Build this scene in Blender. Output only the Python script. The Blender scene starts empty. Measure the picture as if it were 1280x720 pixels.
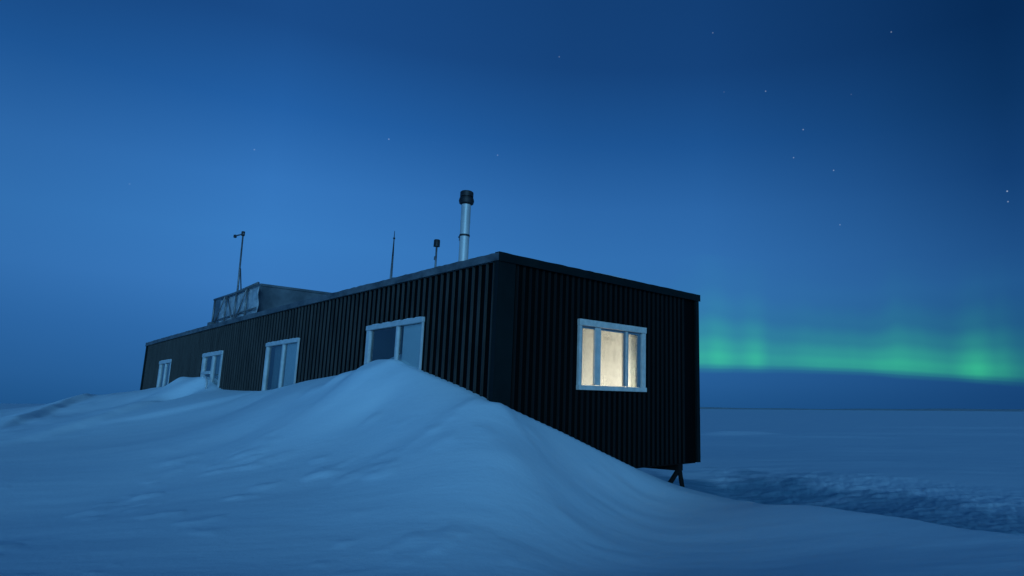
import bpy, bmesh, math, random
import numpy as np
from mathutils import Vector, Matrix

random.seed(7)
SC = bpy.context.scene
COL = SC.collection
R = math.radians
EYE = 1.5                                   # camera height above the frozen plain

# ------------------------------------------------------------------ camera numbers
FPX, CX, PIT, ROL = 815.08, 786.55, 0.1824, 0.0079      # focal length / principal point for a 1280 px wide frame
YAW = 0.7484
CORNER = np.array([-1.7738, 8.7145])                    # near corner of the cabin
DL = np.array([-math.cos(YAW), math.sin(YAW)])          # along the long wall, away from the camera
DW = np.array([math.sin(YAW), math.cos(YAW)])           # along the end wall
LEN, WID = 20.08, 4.4146
ZT = EYE + 2.0732                                       # roof edge
ZB = ZT - 3.0                                           # underside of the walls

def ray(px, py):
    X = px - CX; Y = py - 360
    cr, sr = math.cos(ROL), math.sin(ROL)
    X, Y = X*cr + Y*sr, -X*sr + Y*cr
    c, s = math.cos(PIT), math.sin(PIT)
    return np.array([X/FPX, c + Y/FPX*s, s - Y/FPX*c])

def at(px, py, depth):                                  # world point seen at a pixel, 'depth' metres ahead of the camera
    r = ray(px, py); r = r*(depth/r[1])
    return (r[0], r[1], r[2] + EYE)

def ab(a, b, z=0.0):                                    # cabin coordinates -> world
    p = CORNER + DL*a + DW*b
    return (p[0], p[1], z)

# ------------------------------------------------------------------ small helpers
def tag(o, label=None, cat=None, group=None, kind=None):
    if label: o['label'] = label
    if cat: o['category'] = cat
    if group: o['group'] = group
    if kind: o['kind'] = kind
    return o

def empty(name, loc=(0, 0, 0), parent=None):
    o = bpy.data.objects.new(name, None); COL.objects.link(o)
    o.location = loc; o.empty_display_size = 0.3
    if parent: o.parent = parent
    return o

def link(name, bm, mat, parent=None, smooth=False):
    bmesh.ops.recalc_face_normals(bm, faces=bm.faces)
    me = bpy.data.meshes.new(name); bm.to_mesh(me); bm.free()
    if mat: me.materials.append(mat)
    if smooth:
        me.polygons.foreach_set('use_smooth', [True]*len(me.polygons))
    o = bpy.data.objects.new(name, me); COL.objects.link(o)
    if parent: o.parent = parent
    return o

def smooth_by_angle(o, ang=35):
    bm = bmesh.new(); bm.from_mesh(o.data)
    for f in bm.faces: f.smooth = True
    for e in bm.edges:
        if len(e.link_faces) == 2 and e.calc_face_angle(0) > R(ang): e.smooth = False
    bm.to_mesh(o.data); bm.free()

# everything of the cabin is modelled in its own frame: X = a (along the long wall), Y = b (into the cabin), Z up from the plain
CAB = Matrix(((DL[0], DW[0], 0, CORNER[0]), (DL[1], DW[1], 0, CORNER[1]), (0, 0, 1, 0), (0, 0, 0, 1)))

def box(bm, a0, a1, b0, b1, z0, z1, bev=0.0):
    vs = [bm.verts.new((x, y, z)) for x in (a0, a1) for y in (b0, b1) for z in (z0, z1)]
    F = [(0, 1, 3, 2), (4, 6, 7, 5), (0, 4, 5, 1), (2, 3, 7, 6), (0, 2, 6, 4), (1, 5, 7, 3)]
    fs = [bm.faces.new([vs[i] for i in f]) for f in F]
    if bev > 0:
        es = list({e for f in fs for e in f.edges})
        bmesh.ops.bevel(bm, geom=es, offset=bev, segments=2, profile=0.6, affect='EDGES')

def tube(bm, pts, r, n=12, cap=True):
    pts = [Vector(p) for p in pts]
    rs = r if isinstance(r, (list, tuple)) else [r]*len(pts)
    rings = []
    for i, p in enumerate(pts):
        t = (pts[min(i+1, len(pts)-1)] - pts[max(i-1, 0)]).normalized()
        u = t.cross(Vector((0.31, 0.87, 0.12))).normalized() if abs(t.z) > .9 else t.cross(Vector((0, 0, 1))).normalized()
        v = t.cross(u)
        rings.append([bm.verts.new(p + (u*math.cos(2*math.pi*k/n) + v*math.sin(2*math.pi*k/n))*rs[i]) for k in range(n)])
    for A, B in zip(rings, rings[1:]):
        for k in range(n): bm.faces.new((A[k], A[(k+1) % n], B[(k+1) % n], B[k]))
    if cap:
        bm.faces.new(rings[0][::-1]); bm.faces.new(rings[-1])

def lathe(bm, cx, cy, prof, n=32):
    rings = [[bm.verts.new((cx + r*math.cos(2*math.pi*k/n), cy + r*math.sin(2*math.pi*k/n), z)) for k in range(n)] for r, z in prof]
    for A, B in zip(rings, rings[1:]):
        for k in range(n): bm.faces.new((A[k], A[(k+1) % n], B[(k+1) % n], B[k]))
    bm.faces.new(rings[0][::-1]); bm.faces.new(rings[-1])

# ------------------------------------------------------------------ materials
class NT:
    def __init__(s, mat):
        s.t = mat.node_tree; s.n = s.t.nodes; s.l = s.t.links
    def add(s, typ, **kw):
        n = s.n.new(typ)
        for k, v in kw.items(): setattr(n, k, v)
        return n
    def link(s, a, b): s.l.new(a, b)
    def noise(s, scale, detail=4, rough=.55, vec=None):
        n = s.add('ShaderNodeTexNoise'); n.inputs['Scale'].default_value = scale
        n.inputs['Detail'].default_value = detail; n.inputs['Roughness'].default_value = rough
        if vec is not None: s.link(vec, n.inputs['Vector'])
        return n
    def ramp(s, fac, stops):
        n = s.add('ShaderNodeValToRGB'); e = n.color_ramp.elements
        e[0].position, e[0].color = stops[0][0], (*stops[0][1], 1)
        e[1].position, e[1].color = stops[-1][0], (*stops[-1][1], 1)
        for p, c in stops[1:-1]:
            k = e.new(p); k.color = (*c, 1)
        s.link(fac, n.inputs['Fac']); return n
    def coords(s, scale=(1, 1, 1), kind='Object'):
        tc = s.add('ShaderNodeTexCoord'); m = s.add('ShaderNodeMapping')
        m.inputs['Scale'].default_value = scale
        s.link(tc.outputs[kind], m.inputs['Vector']); return m.outputs['Vector']

def g(c): return (c, c, c)

def pbr(name, c0, c1=None, rough=.5, metal=0.0, nscale=6, stretch=(1, 1, 1), bump=0.0, bscale=40, rvar=.12, spec=.5):
    m = bpy.data.materials.new(name); m.use_nodes = True
    t = NT(m); p = t.n['Principled BSDF']
    c1 = c1 or tuple(x*1.5 for x in c0)
    v = t.coords(stretch)
    n = t.noise(nscale, 6, .6, v)
    r = t.ramp(n.outputs['Fac'], [(.32, c0), (.7, c1)])
    t.link(r.outputs['Color'], p.inputs['Base Color'])
    mr = t.add('ShaderNodeMapRange'); mr.inputs['To Min'].default_value = max(0, rough-rvar); mr.inputs['To Max'].default_value = min(1, rough+rvar)
    t.link(n.outputs['Fac'], mr.inputs['Value']); t.link(mr.outputs['Result'], p.inputs['Roughness'])
    p.inputs['Metallic'].default_value = metal
    p.inputs['Specular IOR Level'].default_value = spec
    if bump:
        b = t.add('ShaderNodeBump'); b.inputs['Strength'].default_value = bump; b.inputs['Distance'].default_value = .01
        t.link(t.noise(bscale, 5, .6, v).outputs['Fac'], b.inputs['Height']); t.link(b.outputs['Normal'], p.inputs['Normal'])
    return m

M = {}
M['clad'] = pbr('dark_cladding_paint', (.0012, .0013, .0014), (.003, .0032, .0033), .7, 0, 2.2, (1, 1, .35), .25, 9, spec=.06)
M['rib'] = pbr('rib_highlight_paint', (.014, .015, .0155), (.048, .049, .048), .5, 0, 2.0, (3, 3, .5), .2, 12, spec=.3)  # rib highlights against shaded pans, put into the colour as a lighter tone
M['rib_end'] = pbr('shaded_rib_paint', (.0008, .0009, .0009), (.0038, .0038, .0038), .7, 0, 1.6, (3, 3, .5), .2, 12, spec=.3)  # darker copy for the end wall, its weaker light put into the colour
M['trim'] = pbr('dark_teal_trim_paint', (.003, .007, .007), (.007, .013, .013), .6, 0, 3, (1, 1, .5), .15, 30, spec=.15)
M['fascia'] = pbr('frosted_edge_flashing', (.035, .04, .043), (.16, .17, .18), .5, .0, 5, (.6, 1, 1), .3, 25)
M['roof'] = pbr('roof_snow_crust', (.5, .52, .55), (.75, .78, .8), .7, 0, 1.2, bump=.5, bscale=12)
M['white'] = pbr('white_frame_paint', (.44, .48, .50), (.62, .65, .66), .4, 0, 7, bump=.1, bscale=60)
M['frame_end'] = pbr('white_frame_weathered', (.50, .46, .42), (.72, .66, .60), .45, 0, 9, bump=.15, bscale=50)
M['steel'] = pbr('stainless_flue', (.50, .50, .49), (.70, .69, .67), .5, .25, 4, (1, 1, .4))
M['black'] = pbr('sooted_steel', (.010, .010, .012), (.035, .034, .034), .55, .2, 12, bump=.2)
M['grey'] = pbr('galvanised_steel', (.12, .13, .14), (.25, .26, .27), .45, .5, 14, bump=.1)
M['housing'] = pbr('housing_sheet_metal', (.07, .09, .105), (.15, .18, .20), .5, .1, 2.5, bump=.2, bscale=8)
M['rime'] = pbr('frosted_plastic_sheet', (.22, .26, .29), (.60, .64, .67), .4, 0, 2.4, (1.6, 1, 2.2), .9, 4)
M['wood'] = pbr('dark_tarred_timber', (.004, .004, .004), (.012, .011, .010), .8, 0, 8, (1, 1, .2), .4, 30, spec=.15)
M['blind'] = pbr('roller_blind_cloth', (.62, .70, .73), (.72, .79, .82), .75, 0, 2, bump=.1)
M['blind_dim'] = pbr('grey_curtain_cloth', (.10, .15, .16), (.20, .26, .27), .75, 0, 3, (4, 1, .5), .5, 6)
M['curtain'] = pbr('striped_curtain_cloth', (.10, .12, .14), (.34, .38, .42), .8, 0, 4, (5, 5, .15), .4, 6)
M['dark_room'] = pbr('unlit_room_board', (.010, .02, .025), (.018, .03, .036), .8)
M['room'] = pbr('cream_room_board', (.72, .70, .62), (.80, .78, .70), .7, 0, 1.3, bump=.1)
M['door'] = pbr('cream_door_paint', (.76, .73, .64), (.83, .80, .71), .5, 0, 1.5)
M['brass'] = pbr('dark_brass', (.10, .05, .02), (.18, .09, .04), .4, .6)
M['sheer'] = pbr('sheer_curtain', (.55, .56, .48), (.78, .78, .68), .8, 0, 5, (9, 9, .2), .6, 9)

def glass(name, tint, gl=.10):
    m = bpy.data.materials.new(name); m.use_nodes = True
    t = NT(m); t.n.remove(t.n['Principled BSDF'])
    out = t.n['Material Output']
    tr = t.add('ShaderNodeBsdfTransparent'); tr.inputs['Color'].default_value = (*tint, 1)
    gs = t.add('ShaderNodeBsdfGlossy'); gs.inputs['Roughness'].default_value = .06
    lw = t.add('ShaderNodeLayerWeight'); lw.inputs['Blend'].default_value = .5
    pw = t.add('ShaderNodeMath', operation='POWER'); t.link(lw.outputs['Facing'], pw.inputs[0]); pw.inputs[1].default_value = 4.0
    fr = t.add('ShaderNodeMath', operation='MULTIPLY_ADD'); t.link(pw.outputs[0], fr.inputs[0]); fr.inputs[1].default_value = .9; fr.inputs[2].default_value = .05
    mx = t.add('ShaderNodeMixShader')
    v = t.coords(); n = t.noise(3, 3, .5, v)
    b = t.add('ShaderNodeBump'); b.inputs['Strength'].default_value = .05
    t.link(n.outputs['Fac'], b.inputs['Height']); t.link(b.outputs['Normal'], gs.inputs['Normal'])
    t.link(fr.outputs[0], mx.inputs['Fac']); t.link(tr.outputs['BSDF'], mx.inputs[1]); t.link(gs.outputs['BSDF'], mx.inputs[2])
    t.link(mx.outputs['Shader'], out.inputs['Surface'])
    return m
def frosted():
    m = glass('frosted_window_glass', (.93, .95, .95)); t = NT(m); out = t.n['Material Output']
    old = out.inputs['Surface'].links[0].from_socket
    tl = t.add('ShaderNodeBsdfTranslucent'); tl.inputs['Color'].default_value = (.85, .86, .84, 1)
    n = t.noise(2.6, 6, .65, t.coords((1, 1, .8))); mr = t.add('ShaderNodeMapRange')
    mr.inputs['From Min'].default_value = .3; mr.inputs['From Max'].default_value = .7; mr.inputs['To Min'].default_value = .16; mr.inputs['To Max'].default_value = .52
    t.link(n.outputs['Fac'], mr.inputs['Value'])
    mx = t.add('ShaderNodeMixShader'); t.link(mr.outputs['Result'], mx.inputs['Fac']); t.link(old, mx.inputs[1]); t.link(tl.outputs['BSDF'], mx.inputs[2])
    t.link(mx.outputs['Shader'], out.inputs['Surface']); return m
M['frosted'] = frosted()
M['glass'] = glass('window_glass', (.86, .90, .90))
M['glass_teal'] = glass('tinted_window_glass', (.50, .68, .72))

# ------------------------------------------------------------------ snow ground
def hashn(ix, iy, seed):
    h = (ix.astype(np.int64)*374761393 + iy.astype(np.int64)*668265263 + seed*974711) & 0x7fffffff
    h = ((h ^ (h >> 13))*1274126177) & 0x7fffffff
    h = h ^ (h >> 16)
    return (h & 0xffff)/65535.0

def vnoise(x, y, seed=0):
    ix = np.floor(x); iy = np.floor(y); fx = x-ix; fy = y-iy
    u = fx*fx*fx*(fx*(fx*6-15)+10); v = fy*fy*fy*(fy*(fy*6-15)+10)
    a = hashn(ix, iy, seed); b = hashn(ix+1, iy, seed); c = hashn(ix, iy+1, seed); d = hashn(ix+1, iy+1, seed)
    return (a*(1-u)+b*u)*(1-v) + (c*(1-u)+d*u)*v - .5

def fbm(x, y, octs=4, seed=0, gain=.5):
    s = 0; amp = 1.0
    for o in range(octs):
        s = s + amp*vnoise(x, y, seed+o*17); x = x*2.03+7.1; y = y*2.03-3.7; amp *= gain
    return s

def sstep(x, a, b):
    t = np.clip((x-a)/(b-a), 0, 1); return t*t*(3-2*t)

CP = []                                                   # control points of the drift surface (world)
def cab(a, b, z): p = ab(a, b); CP.append((p[0], p[1], z + EYE))
for a, z in ((23, .0), (19.85, .42), (16.25, .56), (13.4, .50), (11.28, .40), (8.5, .32), (7.0, .36), (5.95, .47), (4.24, .54), (3.2, .60), (1.81, .53), (.81, .29), (0, .07)):
    cab(a, 0, z)
for b, z in ((1.17, -.34), (2.0, -.66), (2.76, -.94), (3.39, -1.14), (4.08, -1.40), (4.9, -1.56)): cab(0, b, z)
for a in (6, 12, 18): cab(a, 3, .2); cab(a, 6, -.9); cab(a, 11, -1.5)
cab(24, 3, -.5); cab(28, 0, -.9); cab(26, 7, -1.4); cab(3, 2, -.1); cab(3, 4.2, -1.0); cab(3, 6.5, -1.6)
NCAB = len(CP)
FORE = [  # (px, py, depth): the drift face and the foreground
 (640, 560, 7.5), (640, 600, 6.95), (640, 640, 6.4), (640, 690, 5.65), (640, 719, 5.25),
 (555, 520, 8.4), (555, 570, 7.35), (555, 620, 6.55), (555, 680, 5.6), (555, 719, 5.1),
 (470, 520, 9.4), (470, 570, 8.0), (470, 620, 6.8), (470, 680, 5.7), (470, 719, 5.15),
 (310, 512, 13.0), (310, 545, 10.3), (310, 600, 7.9), (310, 660, 6.2), (310, 719, 5.1),
 (190, 505, 18.0), (190, 530, 13.5), (190, 580, 9.5), (190, 640, 7.0), (190, 719, 5.05),
 (70, 512, 19.0), (70, 545, 13.2), (70, 600, 9.0), (70, 660, 6.8), (70, 719, 5.0),
 (0, 533, 16.0), (0, 560, 12.0), (0, 640, 7.7), (0, 719, 5.0),
 (720, 565, 9.4), (720, 600, 8.45), (720, 640, 7.5), (720, 680, 6.6), (720, 719, 5.8),
 (800, 594, 10.75), (800, 620, 9.7), (800, 650, 8.45), (800, 690, 6.95), (800, 719, 6.0),
 (880, 622, 10.2), (880, 655, 8.3), (880, 719, 5.95),
 (960, 633, 9.0), (960, 665, 7.75), (960, 719, 5.95),
 (1050, 643, 8.4), (1050, 719, 5.55), (1150, 656, 7.7), (1150, 719, 5.35), (1280, 681, 6.6), (1280, 719, 5.25)]
for q in FORE: CP.append(at(*q))
for p in ((-3, 3, .52), (0, 3, .44), (3, 3, .34), (-6, 3.5, .45), (0, 0, .75), (4, 0, .6), (-5, 0, .7), (-12, 5, .6), (-12, 0, .5), (8, 4, .15), (9, -2, .15), (0, -8, .2), (-10, -8, .2), (-20, -3, .1), (-20, 8, .2),
          (-30, 18, 0), (-30, 30, 0), (-18, 34, 0), (0, 30, 0), (10, 20, 0), (14, 12, 0), (14, 3, 0), (20, 28, 0), (-10, 46, 0), (-32, 4, 0), (5, 16, -.02), (8, 12, -.03), (3, 20, 0), (11, 7, 0)): CP.append(p)
CP = np.array(CP)

def tps_fit(P):
    n = len(P); d2 = ((P[:, None, :2]-P[None, :, :2])**2).sum(-1)
    K = .5*d2*np.log(d2+1e-9) + np.diag(np.where(np.arange(n) < NCAB, .03, .35))
    A = np.zeros((n+3, n+3)); A[:n, :n] = K; Q = np.c_[np.ones(n), P[:, :2]]
    A[:n, n:] = Q; A[n:, :n] = Q.T
    return np.linalg.solve(A, np.r_[P[:, 2], 0, 0, 0])
TW = tps_fit(CP)

CRX = np.array([at(x, y, d)[:2] for x, y, d in ((790, 600, 12.0), (840, 608, 11.6), (880, 616, 10.9), (925, 626, 9.9), (960, 632, 9.1), (1050, 643, 8.4), (1150, 656, 7.7), (1280, 681, 6.7), (1420, 720, 5.6))])

def height_core(x, y):
    x = np.asarray(x, float); y = np.asarray(y, float)
    # against the walls the snow is packed level with its foot
    A0 = (x-CORNER[0])*DL[0] + (y-CORNER[1])*DL[1]; B0 = (x-CORNER[0])*DW[0] + (y-CORNER[1])*DW[1]
    mB = (B0 > -.09) & (B0 < .3) & (A0 < LEN)
    sh = np.where(mB, (B0+.09)*sstep(A0, -.35, .05)*(1-sstep(B0, .05, .28)), 0); x = x-DW[0]*sh; y = y-DW[1]*sh
    mA = (A0 > -.07) & (A0 < .3) & (B0 < WID)
    sh = np.where(mA, (A0+.07)*sstep(B0, -.30, .05)*(1-sstep(A0, .02, .28)), 0); x = x-DL[0]*sh; y = y-DL[1]*sh
    near = (np.hypot(x+5, y-12) < 48)
    z = np.zeros_like(x)
    xs, ys = x[near], y[near]
    out = TW[-3] + TW[-2]*xs + TW[-1]*ys
    for (px, py, _), w in zip(CP, TW[:-3]):
        d2 = (xs-px)**2 + (ys-py)**2
        out += w*.5*d2*np.log(d2+1e-9)
    fade = 1-sstep(np.hypot(xs+4, ys-11), 22, 34)
    z[near] = out*fade
    # cabin coordinates
    A = (x-CORNER[0])*DL[0] + (y-CORNER[1])*DL[1]
    B = (x-CORNER[0])*DW[0] + (y-CORNER[1])*DW[1]
    # mound against the nearest window, with a small flat top, and its tail
    m = np.exp(-(((A-2.97)/.50)**2 + ((B+.05)/.6)**2)) + .35*np.exp(-(((A-2.9)/1.0)**2 + ((B+.3)/1.2)**2))
    z += np.minimum(.25*m, .235)
    pa = np.array(ab(2.75, -.35)[:2]); pb = np.array(ab(.2, -1.9)[:2]); d_ = pb-pa; L_ = np.hypot(*d_); d_ = d_/L_; n_ = np.array([-d_[1], d_[0]])
    s_ = (x-pa[0])*d_[0]+(y-pa[1])*d_[1]; q_ = (x-pa[0])*n_[0]+(y-pa[1])*n_[1] + .10*fbm(x*1.3, y*1.3, 3, 91)
    if (CORNER-pa) @ n_ < 0: q_ = -q_                              # q_ > 0 towards the wall
    z += .0*np.where(q_ < 0, np.exp(-(q_/.95)**2), np.exp(-(q_/.30)**2))*sstep(s_, -.5, .5)*(1-sstep(s_, L_*.45, L_*1.1))
    z += .07*np.exp(-(((A-3.75)/.22)**2 + ((B+.45)/.2)**2)) + .05*np.exp(-(((A-4.1)/.3)**2 + ((B+.7)/.15)**2))
    # mound by the third window, steeper on its right
    dA = A-13.9
    z += .48*np.exp(-1.7*np.sqrt((np.where(dA < 0, dA/.75, dA/1.9))**2 + ((B+.35)/1.0)**2 + .01))
    z += -.26*np.exp(-(((A-12.3)/.55)**2 + ((B+.75)/.55)**2))
    # two low wind-cut ridges running out to the left of the cabin
    for (p0, p1, h, w) in ((at(10, 528, 15.5), at(112, 497, 21.5), .18, .30), (at(20, 548, 12.5), at(215, 508, 16.5), .10, .5), (at(130, 523, 14), at(330, 500, 14.5), .06, .4)):
        p0 = np.array(p0[:2]); p1 = np.array(p1[:2]); d = p1-p0; L = np.hypot(*d); d = d/L; nn = np.array([-d[1], d[0]])
        s = (x-p0[0])*d[0] + (y-p0[1])*d[1]; q = (x-p0[0])*nn[0] + (y-p0[1])*nn[1]
        q = q + .25*fbm(s*.5, q*0+3, 2, 5)
        prof = np.where(q < 0, np.exp(-(q/(w*.45))**2), np.exp(-(q/(w*2.2))**2))
        z += h*prof*sstep(s, -.8, 1.2)*(1-sstep(s, L-1.5, L+1.0))
    z += .09*np.maximum(fbm(x*.9, y*.9, 4, 67)+.05, 0)*sstep(-x, 9, 13)*(1-sstep(np.abs(y-17), 5, 9))
    # hollow scoured by the wind behind the crest of the drift
    best = np.full_like(x, 1e9); side = np.zeros_like(x)
    for P, Q in zip(CRX, CRX[1:]):
        d = Q-P; L2 = (d**2).sum()
        tt = np.clip(((x-P[0])*d[0]+(y-P[1])*d[1])/L2, 0, 1)
        dx = x-(P[0]+d[0]*tt); dy = y-(P[1]+d[1]*tt)
        dist = np.hypot(dx, dy); up = dist < best
        best = np.where(up, dist, best); side = np.where(up, np.sign(d[0]*dy-d[1]*dx), side)
    sd = best*side                                            # positive beyond the crest
    sdn = sd + .12*fbm(x*1.6, y*1.6, 3, 41)
    wsel = sstep(x, 1.3, 2.4)
    z += wsel*.07*np.exp(-(np.where(sdn < 0, sdn/1.1, sdn/.16))**2)
    hol = sstep(sdn, .0, .55)*(1-sstep(sdn, 2.5, 5.2))
    z -= wsel*.20*hol
    rough = wsel*sstep(sdn, .4, 2.0)*(1-sstep(sdn, 5.0, 8.0))*(1-sstep(x, 16, 26))
    z += rough*(.045*np.abs(fbm(x*1.6, y*2.6, 5, 9, .62)) - .01)*1.5
    hollow_tone = sstep(x, .2, 1.0)*sstep(sdn, .0, .4)*(1-sstep(sdn + 2.4*fbm(x*.6, y*.9, 4, 77), 4.3, 5.6))*(1-sstep(x, 18, 30))*(1-.4*sstep(x, 3.0, 7.0))  # mask for the darker, bluer snow colour across the hollow
    # low bright drifts far out on the plain
    for (cx_, cy_, lx, ly, h) in ((6.6, 39, 2.4, 1.1, .24), (11.0, 37, 4, 1.1, .10), (20, 44, 7, 1.4, .10), (34, 60, 12, 2.0, .12)):
        z += h*np.exp(-(((x-cx_)/lx)**4 + ((y-cy_-.05*(x-cx_))/ly)**2))
    # sastrugi and lumps
    far = np.hypot(x, y)
    k = 1-sstep(far, 30, 400)
    open_ = (1-sstep(z, .25, 1.1))
    z += .010*fbm(x*.45+1, y*1.6, 4, 3)*(.4+open_)*k + .05*fbm(x*.22, y*.3, 3, 8)*k*(.4+.6*open_)
    lum = np.maximum(fbm(x*1.7, y*2.3, 3, 23)-.22, 0)
    z += .075*lum*(1-sstep(far, 9, 16))*sstep(-x, -1.5+.0*x, 3.5)
    z += .10*fbm(x*.03, y*.05, 3, 55)*sstep(far, 25, 80)*(1-sstep(far, 800, 2000))
    # nothing piled up inside the cabin's own footprint
    ins = sstep(A, .25, .8)*(1-sstep(A, LEN-.8, LEN-.25))*sstep(B, .25, .8)*(1-sstep(B, WID-.6, WID-.2))
    z = z*(1-ins) + np.minimum(z, .05)*ins
    return z, hollow_tone

# where the snow touches the walls (distance along the wall, height above the plain)
TOUCH_L = np.array([(-.05, .07), (0, .07), (.81, .29), (1.81, .53), (2.40, .655), (2.68, .745), (3.2, .76), (3.45, .68), (3.75, .62), (4.24, .565), (5.95, .48), (7.79, .33), (8.5, .31), (9.8, .33), (11.28, .38), (12.2, .52), (12.8, .74), (14.2, .74), (15.0, .62), (16.25, .56), (19.85, .44), (21, .36)])
TOUCH_E = np.array([(-.05, .07), (0, .07), (1.17, -.345), (2.0, -.66), (2.76, -.945), (3.39, -1.16), (4.08, -1.37), (4.5, -1.45)])
_a = np.linspace(0, 20.6, 320); _p = CORNER[None] + _a[:, None]*DL[None] - .05*DW[None]
COR_L = np.interp(_a, TOUCH_L[:, 0], TOUCH_L[:, 1]) + EYE - height_core(_p[:, 0], _p[:, 1])[0]
_b = np.linspace(0, 4.5, 120); _q = CORNER[None] + _b[:, None]*DW[None] - .05*DL[None]
COR_E = np.interp(_b, TOUCH_E[:, 0], TOUCH_E[:, 1]) + EYE - height_core(_q[:, 0], _q[:, 1])[0]

def height(x, y):
    z, hollow_tone = height_core(x, y)
    A = (x-CORNER[0])*DL[0] + (y-CORNER[1])*DL[1]; B = (x-CORNER[0])*DW[0] + (y-CORNER[1])*DW[1]
    dl = np.hypot(np.minimum(A, 0), B); dl = np.where(A > LEN, np.hypot(A-LEN, B), dl)
    de = np.hypot(A, np.minimum(B, 0)); de = np.where(B > WID, np.hypot(A, B-WID), de)
    wl = np.exp(-(dl/.9)**2); we = np.exp(-(de/.9)**2)
    cl = np.interp(A, _a, COR_L); ce = np.interp(B, _b, COR_E)
    # nearest wall leads, the other fades in smoothly round the corner
    wt = 1/(1+np.exp(np.clip((dl-de)/.06, -50, 50)))
    inside = (A > .25) & (B > .25) & (B < WID-.2) & (A < LEN-.25)
    corr = (wt*cl*wl + (1-wt)*ce*we)
    return z + np.where(inside, 0, corr), hollow_tone

def make_ground():
    az = np.concatenate([np.arange(-62, 50, .11), np.arange(50, 298, 4.0)])
    az = np.radians(az); nc = len(az)
    rr = [.6]
    while rr[-1] < 32: rr.append(rr[-1]*(1.03 if rr[-1] < 3.2 else 1.0075))
    while rr[-1] < 70: rr.append(rr[-1]*1.018)
    while rr[-1] < 9000: rr.append(rr[-1]*1.05)
    rr = np.array(rr); nr = len(rr)
    X = np.outer(rr, np.sin(az)).ravel(); Y = np.outer(rr, np.cos(az)).ravel()
    Z, hollow_tone = height(X, Y)
    co = np.empty((nr*nc+1, 3)); co[:-1, 0] = X; co[:-1, 1] = Y; co[:-1, 2] = Z
    co[-1] = (0, 0, float(Z[:nc].mean()))
    i = np.arange(nr-1)[:, None]*nc; j = np.arange(nc)[None]; j2 = (j+1) % nc
    q = np.stack([i+j, i+j2, i+nc+j2, i+nc+j], -1).reshape(-1, 4)[:, ::-1]
    jj = np.arange(nc); tri = np.stack([np.full(nc, nr*nc), (jj+1) % nc, jj], -1)[:, ::-1]
    tri = tri[:, ::-1]
    me = bpy.data.meshes.new('snow_ground')
    nv, nq, nt = len(co), len(q), len(tri)
    me.vertices.add(nv); me.vertices.foreach_set('co', co.ravel())
    me.loops.add(nq*4+nt*3); me.polygons.add(nq+nt)
    me.loops.foreach_set('vertex_index', np.concatenate([q.ravel(), tri.ravel()]).astype(np.int32))
    me.polygons.foreach_set('loop_start', np.concatenate([np.arange(nq)*4, nq*4+np.arange(nt)*3]).astype(np.int32))
    me.polygons.foreach_set('use_smooth', np.ones(nq+nt, bool))
    me.update(calc_edges=True); me.validate()
    at_ = me.attributes.new('hollow_tone', 'FLOAT', 'POINT')
    at_.data.foreach_set('value', np.append(hollow_tone, 0).astype(np.float32))
    o = bpy.data.objects.new('snow_ground', me); COL.objects.link(o)
    if me.polygons[1000].normal.z < 0: me.flip_normals()
    m = bpy.data.materials.new('wind_packed_snow'); m.use_nodes = True
    t = NT(m); p = t.n['Principled BSDF']
    v = t.coords((.35, 1.3, 1)); v1 = t.coords()
    n1 = t.noise(1.3, 5, .6, v)
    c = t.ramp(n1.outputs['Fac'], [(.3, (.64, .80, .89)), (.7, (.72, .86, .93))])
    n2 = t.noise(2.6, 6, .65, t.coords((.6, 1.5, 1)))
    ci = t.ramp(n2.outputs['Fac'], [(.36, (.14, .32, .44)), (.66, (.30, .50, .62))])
    at2 = t.add('ShaderNodeAttribute'); at2.attribute_name = 'hollow_tone'
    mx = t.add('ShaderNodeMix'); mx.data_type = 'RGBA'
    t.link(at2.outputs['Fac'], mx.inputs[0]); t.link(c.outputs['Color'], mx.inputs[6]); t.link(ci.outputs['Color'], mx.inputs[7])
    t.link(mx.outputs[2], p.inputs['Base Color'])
    p.inputs['Roughness'].default_value = .75; p.inputs['Specular IOR Level'].default_value = .25
    b1 = t.add('ShaderNodeBump'); b1.inputs['Strength'].default_value = .16; b1.inputs['Distance'].default_value = .05
    t.link(t.noise(2.2, 6, .62, t.coords((.28, 1.5, 1))).outputs['Fac'], b1.inputs['Height'])
    b2 = t.add('ShaderNodeBump'); b2.inputs['Strength'].default_value = .38; b2.inputs['Distance'].default_value = .014
    t.link(t.noise(14, 5, .7, v1).outputs['Fac'], b2.inputs['Height']); t.link(b1.outputs['Normal'], b2.inputs['Normal'])
    t.link(b2.outputs['Normal'], p.inputs['Normal'])
    me.materials.append(m)
    tag(o, 'wind packed snow field with a tall drift banked against the dark cabin', 'snow', kind='structure')
    return o
make_ground()

# distant low shore on the horizon
def make_hills():
    bm = bmesh.new(); n = 260; prev = None
    for i in range(n+1):
        a = R(-6 + 80*i/n); d = 5200
        h = 13 + 4*math.sin(i*.07)+1.5*math.sin(i*.31+1)
        h = max(4, h)
        x, y = math.sin(a), math.cos(a)
        cur = [bm.verts.new((x*d, y*d, -3)), bm.verts.new((x*(d+60), y*(d+60), h*.8)), bm.verts.new((x*(d+300), y*(d+300), h)), bm.verts.new((x*(d+900), y*(d+900), -3))]
        if prev:
            for k in range(3): bm.faces.new((prev[k], prev[k+1], cur[k+1], cur[k]))
        prev = cur
    o = link('hills', bm, pbr('far_shore_scrub', (.26, .33, .38), (.36, .43, .48), .9, 0, .02), smooth=True)
    tag(o, 'thin dark line of low shore along the far horizon', 'hills', kind='structure')
make_hills()

# ------------------------------------------------------------------ cabin
cabin = empty('cabin')
cabin.matrix_world = CAB
tag(cabin, 'long dark corrugated flat roofed cabin half buried in a snowdrift with one lit window', 'cabin')

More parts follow.
